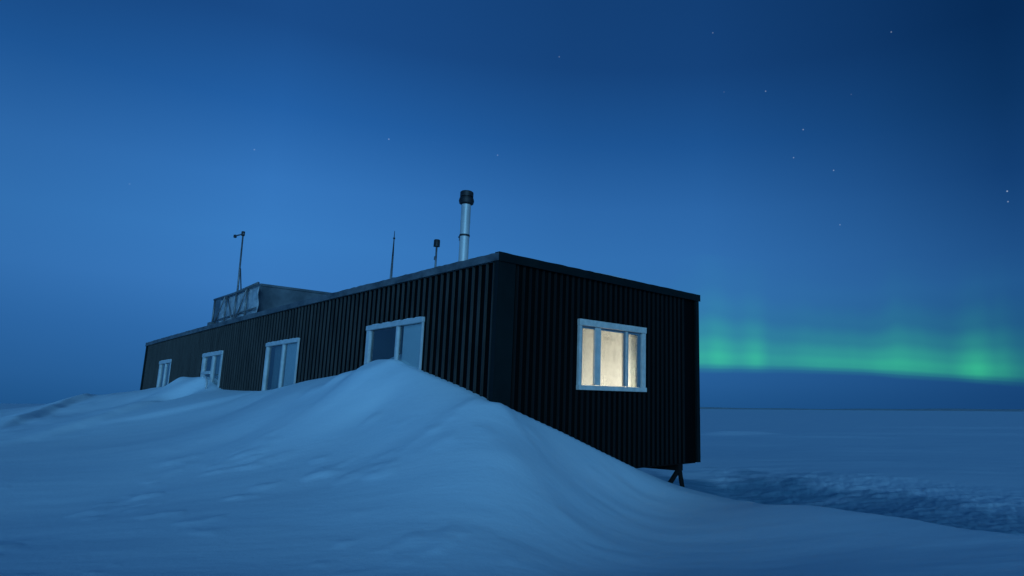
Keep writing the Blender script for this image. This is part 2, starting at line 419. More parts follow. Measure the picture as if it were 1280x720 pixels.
# openings: long wall (a0, a1, z0, z1); end wall (b0, b1, z0, z1)
WT = EYE + 1.355
LW = [(1.9, 3.74, ZB+.25, WT), (6.77, 8.56, ZB+.55, WT), (11.66, 13.34, EYE+.30, WT), (16.6, 18.0, EYE+.52, WT)]
EW = [(1.478, 2.96, EYE+.279, EYE+1.314)]

def wall_mesh(length, openings, thick, pitch, z0, z1, ribw=.036, ribd=.022, skip=0.0):
    """flat sheet with openings in the u-z plane (v = outwards negative) and raised ribs"""
    us = sorted({0, length, *[o[0] for o in openings], *[o[1] for o in openings]})
    zs = sorted({z0, z1, *[o[2] for o in openings], *[o[3] for o in openings]})
    boxes = []
    for u0, u1 in zip(us, us[1:]):
        ins = [o for o in openings if o[0] <= u0+1e-6 and o[1] >= u1-1e-6]
        segs = [(z0, z1)]
        for o in ins:
            new = []
            for s0, s1 in segs:
                if o[2] > s0: new.append((s0, min(o[2], s1)))
                if o[3] < s1: new.append((max(o[3], s0), s1))
            segs = new
        boxes += [(u0, u1, s0, s1) for s0, s1 in segs]
    ribs = []
    n = int((length-2*skip)/pitch)
    for i in range(n+1):
        u = skip + i*pitch
        segs = [(z0+.004, z1-.004)]
        for o in openings:
            if o[0]-.03 < u+ribw/2 and u-ribw/2 < o[1]+.03:
                new = []
                for s0, s1 in segs:
                    if o[2]-.02 > s0: new.append((s0, o[2]-.02))
                    if o[3]+.02 < s1: new.append((o[3]+.02, s1))
                segs = new
        ribs += [(u, s0, s1) for s0, s1 in segs]
    return boxes, ribs

def build_wall(axis, at_, sign, length, openings, pitch, skip):
    bm = bmesh.new()
    boxes, ribs = wall_mesh(length, openings, .1, pitch, ZB, ZT-.02, skip=skip)
    for u0, u1, s0, s1 in boxes:
        if axis == 'a': box(bm, u0, u1, min(at_, at_-sign*.10), max(at_, at_-sign*.10), s0, s1)
        else: box(bm, min(at_, at_-sign*.10), max(at_, at_-sign*.10), u0, u1, s0, s1)
    w1, w2, d = .0145, .007, .034
    nf = len(bm.faces)
    for u, s0, s1 in ribs:                       # trapezoid rib standing off the sheet
        j = random.uniform(-.002, .002)
        prof = [(u-w1+j, 0), (u-w2+j, d), (u+w2+j, d), (u+w1+j, 0)]
        vs = []
        for z in (s0, s1):
            row = []
            for pu, pd in prof:
                o_ = at_ + sign*(pd + (.0005 if pd == 0 else 0) - (.004 if pd == 0 else 0))
                row.append(bm.verts.new((pu, o_, z) if axis == 'a' else (o_, pu, z)))
            vs.append(row)
        for k in range(3): bm.faces.new((vs[0][k], vs[0][k+1], vs[1][k+1], vs[1][k]))
        bm.faces.new(vs[0]); bm.faces.new(vs[1][::-1])
    bm.faces.ensure_lookup_table()
    for f in bm.faces[nf:]: f.material_index = 1
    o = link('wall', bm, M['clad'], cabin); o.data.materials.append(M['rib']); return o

build_wall('a', 0.0, -1, LEN, LW, .166, .10)                 # long wall facing the drift
build_wall('a', WID, 1, LEN, [], .166, .10)                  # back wall
# the end walls butt between the long walls
def end_wall(at_, sign, openings):
    bm = bmesh.new()
    boxes, ribs = wall_mesh(WID-.204, [(o[0]-.102, o[1]-.102, o[2], o[3]) for o in openings], .1, .1165, ZB, ZT-.02, skip=.20)
    for u0, u1, s0, s1 in boxes:
        box(bm, min(at_, at_-sign*.1), max(at_, at_-sign*.1), u0+.102, u1+.102, s0, s1)
    w1, w2, d = .022, .010, .026
    nf = len(bm.faces)
    for u, s0, s1 in ribs:
        u += .102
        prof = [(u-w1, -.004), (u-w2, d), (u+w2, d), (u+w1, -.004)]
        vs = [[bm.verts.new((at_+sign*pd, pu, z)) for pu, pd in prof] for z in (s0, s1)]
        for k in range(3): bm.faces.new((vs[0][k], vs[0][k+1], vs[1][k+1], vs[1][k]))
        bm.faces.new(vs[0]); bm.faces.new(vs[1][::-1])
    bm.faces.ensure_lookup_table()
    for f in bm.faces[nf:]: f.material_index = 1
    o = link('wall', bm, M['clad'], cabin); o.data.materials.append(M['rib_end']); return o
end_wall(0.0, -1, EW)
end_wall(LEN, 1, [])

# corner trims: folded flashing, wide on the end wall and narrow on the long wall
def corner(a, sa, b, sb, wl, we, name='corner_trim'):
    bm = bmesh.new(); o = .046
    pts = [(a+sa*o, b+sb*o), (a-sa*wl, b+sb*o), (a-sa*wl, b+sb*.002), (a+sa*.002, b+sb*.002), (a+sa*.002, b-sb*we), (a+sa*o, b-sb*we)]
    v0 = [bm.verts.new((x, y, ZB-.004)) for x, y in pts]; v1 = [bm.verts.new((x, y, ZT-.09)) for x, y in pts]
    for k in range(6): bm.faces.new((v0[k], v0[(k+1) % 6], v1[(k+1) % 6], v1[k]))
    bm.faces.new(v0[::-1]); bm.faces.new(v1)
    es = [e for e in bm.edges if abs(e.verts[0].co.z-e.verts[1].co.z) > 1]
    bmesh.ops.bevel(bm, geom=es, offset=.004, segments=2, affect='EDGES')
    return link(name, bm, M['trim'], cabin)
corner(0, -1, 0, -1, .05, .24); corner(0, -1, WID, 1, .05, .05)
corner(LEN, 1, 0, -1, .05, .05); corner(LEN, 1, WID, 1, .05, .05)

# roof slab with a slightly bowed, frosted edge
def bow(a): return .048*math.sin(math.pi*min(max(a/LEN, 0), 1))**.8
def roof_part(name, mat, sect, n=60, jit=0.0):
    """sweep a closed (b,z) section along the cabin's length"""
    bm = bmesh.new(); prev = None
    for i in range(n+1):
        a = -.055 + (LEN+.11)*i/n; h = bow(a)
        row = [bm.verts.new((a, b, z+h+(random.uniform(0, jit) if z > ZT-.01 else 0))) for b, z in sect]
        if prev:
            for k in range(len(sect)):
                bm.faces.new((prev[k], prev[(k+1) % len(sect)], row[(k+1) % len(sect)], row[k]))
        else: bm.faces.new(row[::-1])
        prev = row
    bm.faces.new(prev)
    return link(name, bm, mat, cabin)
roof = roof_part('roof', M['roof'], [(.03, ZT-.05), (WID-.03, ZT-.05), (WID-.03, ZT-.012), (WID/2, ZT+.02), (.03, ZT-.012)])
f1 = roof_part('roof_edge', M['fascia'], [(-.06, ZT-.105), (.028, ZT-.105), (.028, ZT+.0), (-.06, ZT+.0)], 240, .012)
f2 = roof_part('roof_edge', M['fascia'], [(WID-.028, ZT-.105), (WID+.06, ZT-.105), (WID+.06, ZT), (WID-.028, ZT)])
for aa, sg in ((-.057, -1), (LEN+.057, 1)):
    bm = bmesh.new()
    n = 40
    prev = None
    for i in range(n+1):
        b = -.062 + (WID+.124)*i/n; jit = random.uniform(0, .008)
        row = [bm.verts.new(c) for c in ((aa, b, ZT-.115), (aa+sg*.012, b, ZT-.115), (aa+sg*.012, b, ZT+.004+jit), (aa-sg*.09, b, ZT+.006+jit), (aa-sg*.09, b, ZT+.001), (aa, b, ZT+.001))]
        if prev:
            for k in range(6): bm.faces.new((prev[k], prev[(k+1) % 6], row[(k+1) % 6], row[k]))
        else: bm.faces.new(row)
        prev = row
    bm.faces.new(prev[::-1])
    link('roof_edge', bm, M['trim'], cabin)

# floor frame and stilts
bm = bmesh.new()
box(bm, .02, LEN-.02, .02, WID-.02, ZB-.02, ZB+.06)
link('floor', bm, M['wood'], cabin)
bm = bmesh.new()
for b in (.5, 4.02): box(bm, .06, LEN-.06, b-.06, b+.06, ZB-.13, ZB-.022)
link('floor_beam', bm, M['wood'], cabin)
for a in (.12, 5.2, 10.1, 15, 19.9):
    for b in (.5, 4.04):
        bm = bmesh.new()
        tube(bm, [(a, b+.0, ZB-.03), (a, b+.20, -.25)], .042, 10)
        leg = link('support_leg', bm, M['wood'], cabin)
        bm = bmesh.new()
        tube(bm, [(a-.01, b+.02, ZB-.08), (a-.02, b-.52, 0.02)], .042, 8)
        link('brace', bm, M['wood'], leg)

# windows -------------------------------------------------------------
def long_window(a0, a1, z0, z1, mull, fw, depth=.05, head=.07, rail=None, right_edge=.022):
    """white frame, proud of the wall; returns the frame object"""
    bm = bmesh.new(); y0, y1 = -.030, .03
    box(bm, a0-.01, a0+right_edge, y0, y1, z0, z1-head, .004)         # jamb nearer the camera
    box(bm, a1-fw, a1+.01, y0, y1, z0, z1-head, .004)
    box(bm, a0-.02, a1+.02, y0-.012, y1, z1-head+.001, z1+.01, .005)   # head
    box(bm, a0-.01, a1+.01, y0, y1, z0-.04, z0-.001, .004)             # sill
    for mcx, w in mull:
        box(bm, mcx-w/2, mcx+w/2, y0+.008, y1, z0+.001, z1-head-.001, .004)
    w_ = link('window', bm, M['white'], cabin)
    return w_

def pane(parent, a0, a1, z0, z1, y=.012, mat='glass'):
    bm = bmesh.new(); box(bm, a0, a1, y, y+.006, z0, z1)
    return link('pane', bm, M[mat], parent)

def cloth(parent, name, a0, a1, z0, z1, y, mat, wave=.0, n=40):
    bm = bmesh.new(); prev = None
    for i in range(n+1):
        a = a0+(a1-a0)*i/n; d = wave*math.sin(i*1.35)+wave*.4*math.sin(i*.5+1)
        row = [bm.verts.new((a, y+d, z0)), bm.verts.new((a, y+d, z1)), bm.verts.new((a, y+d+.004, z1)), bm.verts.new((a, y+d+.004, z0))]
        if prev:
            for k in range(4): bm.faces.new((prev[k], prev[(k+1) % 4], row[(k+1) % 4], row[k]))
        else: bm.faces.new(row)
        prev = row
    bm.faces.new(prev[::-1])
    return link(name, bm, M[mat], parent, smooth=False)

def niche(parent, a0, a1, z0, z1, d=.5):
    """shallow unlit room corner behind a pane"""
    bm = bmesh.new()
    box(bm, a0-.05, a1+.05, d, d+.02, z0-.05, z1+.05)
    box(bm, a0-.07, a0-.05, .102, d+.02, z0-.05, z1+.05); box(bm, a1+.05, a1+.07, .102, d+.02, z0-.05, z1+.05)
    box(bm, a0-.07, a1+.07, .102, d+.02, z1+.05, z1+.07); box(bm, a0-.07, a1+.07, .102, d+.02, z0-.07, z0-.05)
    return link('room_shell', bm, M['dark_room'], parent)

# 1: the big one the mound leans on. camera sees a1 on its left
a0, a1, z0, z1 = LW[0]
w = long_window(a0, a1, z0, z1, [(2.70, .055)], .10)
pane(w, a0+.03, a1-.10, z0, z1-.07)
cloth(w, 'blind', a0+.04, 2.58, z0, z1-.075, .036, 'blind')
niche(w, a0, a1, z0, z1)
# 2
a0, a1, z0, z1 = LW[1]
w = long_window(a0, a1, z0, z1, [(7.60, .065)], .07)
pane(w, a0+.03, a1-.06, z0, z1-.07)
cloth(w, 'blind', a0+.04, 7.50, z0, z1-.075, .038, 'blind')
cloth(w, 'curtain', 7.66, a1-.2, z0, z1-.075, .10, 'blind_dim', .012)
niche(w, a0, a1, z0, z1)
# 3
a0, a1, z0, z1 = LW[2]
w = long_window(a0, a1, z0, z1, [(12.45, .12)], .13, head=.085, right_edge=.10)
bm = bmesh.new(); box(bm, 12.52, a1-.13, -.036, .02, EYE+.80, EYE+.88, .004); link('rail', bm, M['white'], w)
pane(w, a0+.05, a1-.10, z0, z1-.08, mat='glass')
cloth(w, 'curtain', a0+.1, 12.38, z0, z1-.08, .07, 'blind_dim', .014)
cloth(w, 'curtain', 12.75, a1-.3, z0, z1-.08, .12, 'blind_dim', .02)
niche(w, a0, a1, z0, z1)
# 4
a0, a1, z0, z1 = LW[3]
w = long_window(a0, a1, z0, z1, [(17.3, .05)], .11, head=.09, right_edge=.10)
pane(w, a0+.05, a1-.1, z0, z1-.08)
cloth(w, 'curtain', a0+.10, a1-.12, z0, z1-.08, .06, 'curtain', .018)
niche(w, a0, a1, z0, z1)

def snow_ledge(parent, a0, a1, z, y0, y1, h):
    bm = bmesh.new(); prev = None; n = 36
    for i in range(n+1):
        a = a0+(a1-a0)*i/n; e = min(1, min(i, n-i)/3)
        k = h*(.35+.65*random.random())*e*(1 if math.sin(i*.9+a0*3) > -.55 else .15) + .002
        row = [bm.verts.new((a, y, zz)) for y, zz in ((y0+.004, z+.0015), (y0+.012, z+k*.8), (y0+.03, z+k), (y1, z+k*1.15), (y1, z+.0015))]
        if prev:
            for q in range(5): bm.faces.new((prev[q], prev[(q+1) % 5], row[(q+1) % 5], row[q]))
        else: bm.faces.new(row)
        prev = row
    bm.faces.new(prev[::-1])
    return link('snow_ledge', bm, M['ledge'], parent, smooth=True)
M['ledge'] = pbr('ledge_snow', (.70, .80, .86), (.80, .87, .91), .8, 0, 20)
for o_, (a0, a1, z0, z1) in zip([o for o in cabin.children if o.name.startswith('window')], LW):
    snow_ledge(o_, a0, a1, z1+.01, -.042, -.002, .018)

# bent white rail poking out of the drift below the third window
bm = bmesh.new()
pts = []
for k in range(9):
    t = k/8; pts.append((12.75-.95*math.sin(t*1.5), -.16-.10*t, EYE+.79-.42*(1-math.cos(t*1.5))))
tube(bm, pts, .022, 8); o = link('handrail', bm, M['white'], cabin, smooth=True)

# end window
def end_window():
    b0, b1, z0, z1 = EW[0]; W = b1-b0
    bm = bmesh.new(); x0, x1 = -.05, .03
    def fb(u0, u1, s0, s1, xo=0): box(bm, x0+xo, x1, u0, u1, s0, s1, .004)
    fb(b0-.01, b0+.042, z0, z1-.085); fb(b1-.075, b1+.012, z0, z1-.085)
    box(bm, x0-.012, x1, b0-.015, b1+.02, z1-.084, z1+.012, .005)
    box(bm, x0-.02, x1, b0-.015, b1+.02, z0-.015, z0+.055, .005)
    w = link('window', bm, M['frame_end'], cabin)
    bm = bmesh.new()
    box(bm, -.026, x1-.01, b0+.232*W, b0+.315*W, z0+.063, z1-.085, .004)
    link('mullion', bm, M['frame_end'], w)
    bm = bmesh.new()
    box(bm, x0+.018, x1+.01, b0+.700*W, b0+.725*W, z0+.063, z1-.085, .003)
    link('mullion', bm, M['frame_end'], w)
    bm = bmesh.new()                                   # darker gaskets and sash frames set back in the reveal
    for u0, u1 in ((.682, .6985), (.7265, .748), (.90, .948)):
        box(bm, -.012, x1+.012, b0+u0*W, b0+u1*W, z0+.063, z1-.086)
    box(bm, -.010, x1+.012, b0+.056, b0+.23*W, z1-.12, z1-.087); box(bm, -.010, x1+.012, b0+.317*W, b0+.674*W, z1-.12, z1-.087)
    box(bm, -.010, x1+.012, b0+.75*W, b0+.898*W, z1-.125, z1-.087)
    box(bm, -.010, x1+.012, b0+.032*W, b0+.058*W, z0+.063, z1-.122)
    link('sash', bm, M['sash'], w)
    for u0, u1 in ((.045, .234), (.313, .684), (.745, .905)):
        bm = bmesh.new(); box(bm, .006, .012, b0+u0*W, b0+u1*W, z0+.06, z1-.1); link('pane', bm, M['frosted'], w)
    return w
M['sash'] = pbr('blue_grey_sash', (.10, .16, .20), (.16, .23, .28), .5)
ew = end_window()

# the lit room behind it
RD = 1.45
rz0, rz1 = ZB+.10, ZT-.16
b_lo, b_hi = .9, 4.28
bm = bmesh.new()
box(bm, RD, RD+.03, b_lo, b_hi, rz0, rz1)
box(bm, .11, RD-.001, b_lo-.03, b_lo, rz0, rz1); box(bm, .11, RD-.001, b_hi, b_hi+.03, rz0, rz1)
box(bm, .11, RD-.001, b_lo+.001, b_hi-.001, rz1-.03, rz1)
box(bm, .11, RD-.001, b_lo+.001, b_hi-.001, rz0, rz0+.03)
room = link('room_lining', bm, M['room'], cabin)
bm = bmesh.new(); box(bm, RD-.02, RD-.002, 3.50, 4.22, rz0+.04, EYE+1.22, .006)
dr = link('interior_door', bm, M['door'], cabin)
bm = bmesh.new(); box(bm, RD-.032, RD-.003, 3.465, 3.495, rz0+.04, EYE+1.224); box(bm, RD-.03, RD-.003, 3.465, 4.27, EYE+1.226, EYE+1.26)
link('door_frame', bm, M['room'], dr)
bm = bmesh.new(); bmesh.ops.create_uvsphere(bm, u_segments=16, v_segments=10, radius=.03, matrix=Matrix.Translation((RD-.08, 3.69, EYE+.89)))
link('door_knob', bm, M['brass'], dr, smooth=True)
def curtain_e(b0, b1, x, name='curtain'):
    bm = bmesh.new(); n = 24; prev = None
    for i in range(n+1):
        b = b0+(b1-b0)*i/n; d = .018*math.sin(i*1.5)
        row = [bm.verts.new((x+d, b, EW[0][2]-.1)), bm.verts.new((x+d, b, EW[0][3]-.02)), bm.verts.new((x+d+.003, b, EW[0][3]-.02)), bm.verts.new((x+d+.003, b, EW[0][2]-.1))]
        if prev:
            for k in range(4): bm.faces.new((prev[k], prev[(k+1) % 4], row[(k+1) % 4], row[k]))
        else: bm.faces.new(row)
        prev = row
    bm.faces.new(prev[::-1])
    return link(name, bm, M['sheer_t'], ew, smooth=True)
m = bpy.data.materials.new('sheer_cloth'); m.use_nodes = True
t = NT(m); out = t.n['Material Output']; t.n.remove(t.n['Principled BSDF'])
nz = t.noise(5, 4, .6, t.coords((9, 9, .3))); rp = t.ramp(nz.outputs['Fac'], [(.3, (.78, .80, .74)), (.7, (.90, .90, .84))])
df = t.add('ShaderNodeBsdfDiffuse'); tl = t.add('ShaderNodeBsdfTranslucent'); mxs = t.add('ShaderNodeMixShader'); mxs.inputs[0].default_value = .6
t.link(rp.outputs['Color'], df.inputs['Color']); t.link(rp.outputs['Color'], tl.inputs['Color'])
t.link(df.outputs['BSDF'], mxs.inputs[1]); t.link(tl.outputs['BSDF'], mxs.inputs[2]); t.link(mxs.outputs['Shader'], out.inputs['Surface'])
M['sheer_t'] = m
curtain_e(1.45, 1.66, .14); curtain_e(2.74, 3.02, .14)
lamp_d = bpy.data.lights.new('room_lamp', 'POINT'); lamp_d.energy = 56; lamp_d.color = (1.0, .925, .80); lamp_d.shadow_soft_size = .12
lamp = bpy.data.objects.new('room_lamp', lamp_d); COL.objects.link(lamp); lamp.parent = cabin
lamp.location = (.62, 3.05, EYE-.02)

# rooftop housing -----------------------------------------------------
h0, h1, hb0, hb1, hz0, hz1 = 10.8, 14.5, .40, 2.6, ZT+.01, EYE+3.03
bm = bmesh.new(); box(bm, h0, h1, hb0, hb1, hz0, hz1, .01)
box(bm, h0-.03, h1+.03, hb0+.002, hb1+.03, hz1-.03, hz1+.03, .006)
hou = link('roof_housing', bm, M['housing'], cabin)
bm = bmesh.new(); prev = None; n = 44
for i in range(n+1):                                       # sagging frosted sheet over its long face
    a = h0+.01+(h1-h0-.6)*i/n-.42+.0; row = []
    for k in range(13):
        z = hz0+.02+(hz1-hz0-.13)*k/12
        d = .05*math.sin(i*.55+k*.35)*math.sin(k*.26) + .018*math.sin(i*1.7-k*.9)
        row.append(bm.verts.new((a, hb0-.145+d*.45, z)))
    if prev:
        for k in range(12): bm.faces.new((prev[k], prev[k+1], row[k+1], row[k]))
    prev = row
sh = link('cover_sheet', bm, M['rime'], hou, smooth=True)
sm = sh.modifiers.new('thick', 'SOLIDIFY'); sm.thickness = .006
bm = bmesh.new(); yb = hb0-.20; H0, H1 = h0-.50, h1-.75
tube(bm, [(H0, yb, hz1-.05), ((H0+H1)/2, yb, hz1-.11), (H1+.05, yb, hz1-.10)], .032, 8)
tube(bm, [(H0, yb, hz0+.28), (H1, yb, hz0+.22)], .018, 8)
for a in (H0+.75, H0+1.6, H0+2.4, H1): tube(bm, [(a, yb, hz0-.01), (a, yb, hz1-.10)], .024, 8)
for a, c in ((H0+.8, H0+1.5), (H0+2.3, H0+1.65), (H0+2.5, H1-.1)): tube(bm, [(a, yb-.01, hz1-.12), (c, yb-.01, hz0+.02)], .017, 8)
link('rail_frame', bm, M['grey'], hou, smooth=True)
bm = bmesh.new(); box(bm, H1-.1, H1+.15, yb-.08, yb+.08, hz0-.005, hz0+.2, .01)
link('junction_box', bm, M['housing'], hou)

# chimney and flue vent -------------------------------------------------
ca, cb = 1.69, .5
ctop = EYE+3.47
bm = bmesh.new()
lathe(bm, ca, cb, [(.075, ZT-.02), (.075, ctop-.52), (.078, ctop-.52), (.078, ctop-.50), (.075, ctop-.50), (.075, ctop-.22)])
ch = link('chimney', bm, M['steel'], cabin); smooth_by_angle(ch)
bm = bmesh.new()
lathe(bm, ca, cb, [(.08, ctop-.225), (.112, ctop-.205), (.122, ctop-.16), (.112, ctop-.115), (.09, ctop-.105), (.09, ctop-.095), (.106, ctop-.09), (.106, ctop-.015), (.09, ctop), (.02, ctop+.01)])
k_ = link('chimney_cap', bm, M['black'], ch); smooth_by_angle(k_)
bm = bmesh.new()
lathe(bm, ca, cb, [(.115, ZT-.01), (.115, ZT+.10), (.100, ZT+.13), (.0755, ZT+.14)])
k_ = link('chimney_collar', bm, M['black'], ch); smooth_by_angle(k_)
bm = bmesh.new()
lathe(bm, ca, cb, [(.0755, ctop-.76), (.082, ctop-.76), (.082, ctop-.73), (.0755, ctop-.73)])
box(bm, ca+.07, ca+.15, cb-.02, cb+.02, ctop-.76, ctop-.73); box(bm, ca+.115, ca+.135, cb-.015, cb+.015, ctop-.81, ctop-.71)
k_ = link('chimney_bracket', bm, M['black'], ch)

va, vb = 2.70, .6; vtop = EYE+2.86
bm = bmesh.new(); tube(bm, [(va, vb, ZT-.02), (va, vb, vtop-.13)], .016, 10)
box(bm, va+.015, va+.045, vb-.012, vb+.012, vtop-.36, vtop-.30)
ve = link('vent_pipe', bm, M['grey'], cabin, smooth=True)
bm = bmesh.new(); lathe(bm, va, vb, [(.03, vtop-.135), (.052, vtop-.13), (.052, vtop-.02), (.044, vtop-.008), (.01, vtop)], 20)
lathe(bm, va+.062, vb-.01, [(.014, vtop-.125), (.014, vtop-.07), (.005, vtop-.065)], 10)
k_ = link('vent_cap', bm, M['black'], ve); smooth_by_angle(k_)

# antennas (things of their own, standing on the roof) --------------------
def local_thing(name, a, b, z, label, cat):
    o = empty(name); o.matrix_world = CAB @ Matrix.Translation((a, b, z)); return tag(o, label, cat)
zr = ZT+.03
mst = local_thing('antenna_mast', 12.25, .33, zr, 'tall thin braced mast with a short side arm behind the roof housing', 'antenna mast')
Hm = EYE+4.68-zr
bm = bmesh.new(); tube(bm, [(0, 0, -.02), (.16, 0, Hm)], [.028, .02], 10); link('mast_pole', bm, M['grey'], mst, smooth=True)
bm = bmesh.new(); tube(bm, [(-.62, .0, -.02), (.04, .0, Hm*.60)], .016, 8); link('mast_stay', bm, M['grey'], mst, smooth=True)
bm = bmesh.new(); tube(bm, [(.08, 0, Hm-.05), (.74, -.02, Hm+.0)], .02, 8); arm = link('mast_arm', bm, M['grey'], mst, smooth=True)
bm = bmesh.new(); lathe(bm, .77, -.02, [(.02, Hm-.05), (.04, Hm-.04), (.04, Hm+.03), (.02, Hm+.04)], 14); link('sensor', bm, M['black'], arm)
bm = bmesh.new(); lathe(bm, .16, 0, [(.035, Hm-.10), (.045, Hm-.08), (.045, Hm+.02), (.03, Hm+.03)], 12); link('mast_cap', bm, M['black'], mst)

an = local_thing('radio_antenna', 5.95, 1.45, zr, 'slim two legged whip antenna on the roof left of the small vent', 'antenna')
Ha = EYE+3.78-zr
for s in (-1, 1):
    bm = bmesh.new(); tube(bm, [(s*.055+.02, 0, -.02), (s*.01, 0, Ha*.66)], .014, 8); link('antenna_leg', bm, M['grey'], an, smooth=True)
for k in range(4):
    z = Ha*(.08+.11*k); w_ = .055*(1-(z/Ha)/.72)
    bm = bmesh.new(); tube(bm, [(-w_, 0, z), (w_, 0, z+.05)], .006, 6); link('rung', bm, M['grey'], an)
bm = bmesh.new(); tube(bm, [(0, 0, Ha*.62), (0, 0, Ha*.9), (0, 0, Ha)], [.02, .01, .005], 8); wh = link('whip', bm, M['black'], an, smooth=True)
bm = bmesh.new(); bmesh.ops.create_uvsphere(bm, u_segments=12, v_segments=8, radius=.024, matrix=Matrix.Translation((0, 0, Ha*.9))); link('whip_ball', bm, M['black'], wh, smooth=True)

# ------------------------------------------------------------------ aurora: a real folded curtain far away
def make_aurora():
    D = 7000.0; n = 300; m_ = 24
    xs = np.linspace(640, 1500, n+1)
    base = np.interp(xs, [640, 875, 1000, 1080, 1180, 1280, 1500], [458, 459.5, 461.5, 464.5, 471, 477, 492])
    bm = bmesh.new(); uvl = bm.loops.layers.uv.new('UVMap'); prev = None
    for i, (px, py) in enumerate(zip(xs, base)):
        d = D*(1+.03*math.sin(i*.13)+.02*math.sin(i*.041+1))
        r = ray(px, py); r = r*(d/math.hypot(r[0], r[1]))
        zb_ = r[2]+EYE-110; top = zb_ + 1300
        row = []
        for k in range(m_+1):
            v = k/m_
            row.append((bm.verts.new((r[0]*(1+.01*v), r[1]*(1+.01*v), zb_+(top-zb_)*v)), (px-640)/860.0, v))
        if prev:
            for k in range(m_):
                q = (prev[k], row[k], row[k+1], prev[k+1])
                f = bm.faces.new([c[0] for c in q]); f.smooth = True
                for lp, c in zip(f.loops, q): lp[uvl].uv = (c[1], c[2])
        prev = row
    mt = bpy.data.materials.new('aurora_glow'); mt.use_nodes = True
    t = NT(mt); t.n.remove(t.n['Principled BSDF']); out = t.n['Material Output']
    uv = t.add('ShaderNodeTexCoord'); sep = t.add('ShaderNodeSeparateXYZ'); t.link(uv.outputs['UV'], sep.inputs[0])
    U, V = sep.outputs['X'], sep.outputs['Y']
    def uu(px): return (px-640)/860.0
    hr = t.ramp(U, [(0.0, g(0)), (uu(800), g(.45)), (uu(880), g(.80)), (uu(898), g(1.0)), (uu(925), g(.72)), (uu(945), g(.88)), (uu(965), g(.55)), (uu(1035), g(.66)), (uu(1075), g(.68)), (uu(1125), g(.86)), (uu(1150), g(.74)), (uu(1185), g(.62)), (uu(1222), g(1.0)), (uu(1250), g(.60)), (uu(1285), g(.34)), (uu(1350), g(.10)), (1.0, g(0))])
    b0 = 110/1300.0
    wob = t.add('ShaderNodeMapping'); wob.inputs['Scale'].default_value = (5, .0, 1); t.link(uv.outputs['UV'], wob.inputs['Vector'])
    wn = t.noise(1, 3, .6, wob.outputs['Vector'])
    hs = t.add('ShaderNodeMath', operation='MULTIPLY_ADD'); t.link(wn.outputs['Fac'], hs.inputs[0]); hs.inputs[1].default_value = -1.1; hs.inputs[2].default_value = 1.52
    dv_ = t.add('ShaderNodeMath', operation='SUBTRACT'); t.link(V, dv_.inputs[0]); dv_.inputs[1].default_value = b0
    up_ = t.add('ShaderNodeMath', operation='MULTIPLY'); t.link(dv_.outputs[0], up_.inputs[0]); t.link(hs.outputs[0], up_.inputs[1])
    V2 = t.add('ShaderNodeMath', operation='ADD'); t.link(up_.outputs[0], V2.inputs[0]); V2.inputs[1].default_value = b0
    V = V2.outputs[0]
    vr = t.ramp(V, [(0, g(0)), (b0*.50, g(0.0)), (b0*.85, g(.16)), (b0*1.05, g(.44)), (b0*1.45, g(.92)), (b0*1.9, g(1.0)), (b0*2.6, g(.78)), (b0*3.9, g(.42)), (b0*5.6, g(.16)), (b0*8.0, g(.045)), (b0*10.5, g(.01)), (1, g(0))])
    vr.color_ramp.interpolation = 'EASE'; hr.color_ramp.interpolation = 'EASE'
    mp = t.add('ShaderNodeMapping'); mp.inputs['Scale'].default_value = (8, .3, 1); t.link(uv.outputs['UV'], mp.inputs['Vector'])
    nz = t.noise(1, 4, .55, mp.outputs['Vector'])
    mr = t.add('ShaderNodeMapRange'); mr.inputs['From Min'].default_value = .25; mr.inputs['From Max'].default_value = .75; mr.inputs['To Min'].default_value = .84; mr.inputs['To Max'].default_value = 1.14
    t.link(nz.outputs['Fac'], mr.inputs['Value'])
    def mul(a, b):
        x = t.add('ShaderNodeMath', operation='MULTIPLY'); t.link(a, x.inputs[0])
        if isinstance(b, float): x.inputs[1].default_value = b
        else: t.link(b, x.inputs[1])
        return x.outputs[0]
    s = mul(mul(mul(hr.outputs['Color'], vr.outputs['Color']), mr.outputs['Result']), .40)
    em = t.add('ShaderNodeEmission'); em.inputs['Color'].default_value = (.07, 1.0, .30, 1); t.link(s, em.inputs['Strength'])
    tr = t.add('ShaderNodeBsdfTransparent'); ad = t.add('ShaderNodeAddShader')
    # the glow also veils a little of the sky behind it
    tc = t.add('ShaderNodeMapRange'); tc.inputs['From Max'].default_value = .36; tc.inputs['To Min'].default_value = 1; tc.inputs['To Max'].default_value = .72
    t.link(s, tc.inputs['Value']); cmb = t.add('ShaderNodeCombineColor')
    for k in range(3): t.link(tc.outputs['Result'], cmb.inputs[k])
    t.link(cmb.outputs['Color'], tr.inputs['Color'])
    t.link(em.outputs['Emission'], ad.inputs[0]); t.link(tr.outputs['BSDF'], ad.inputs[1]); t.link(ad.outputs['Shader'], out.inputs['Surface'])
    me = bpy.data.meshes.new('aurora'); bm.to_mesh(me); bm.free(); me.materials.append(mt)
    o = bpy.data.objects.new('aurora', me); COL.objects.link(o)
    tag(o, 'green aurora curtain glowing low above the snowy horizon', 'aurora', kind='stuff')
make_aurora()

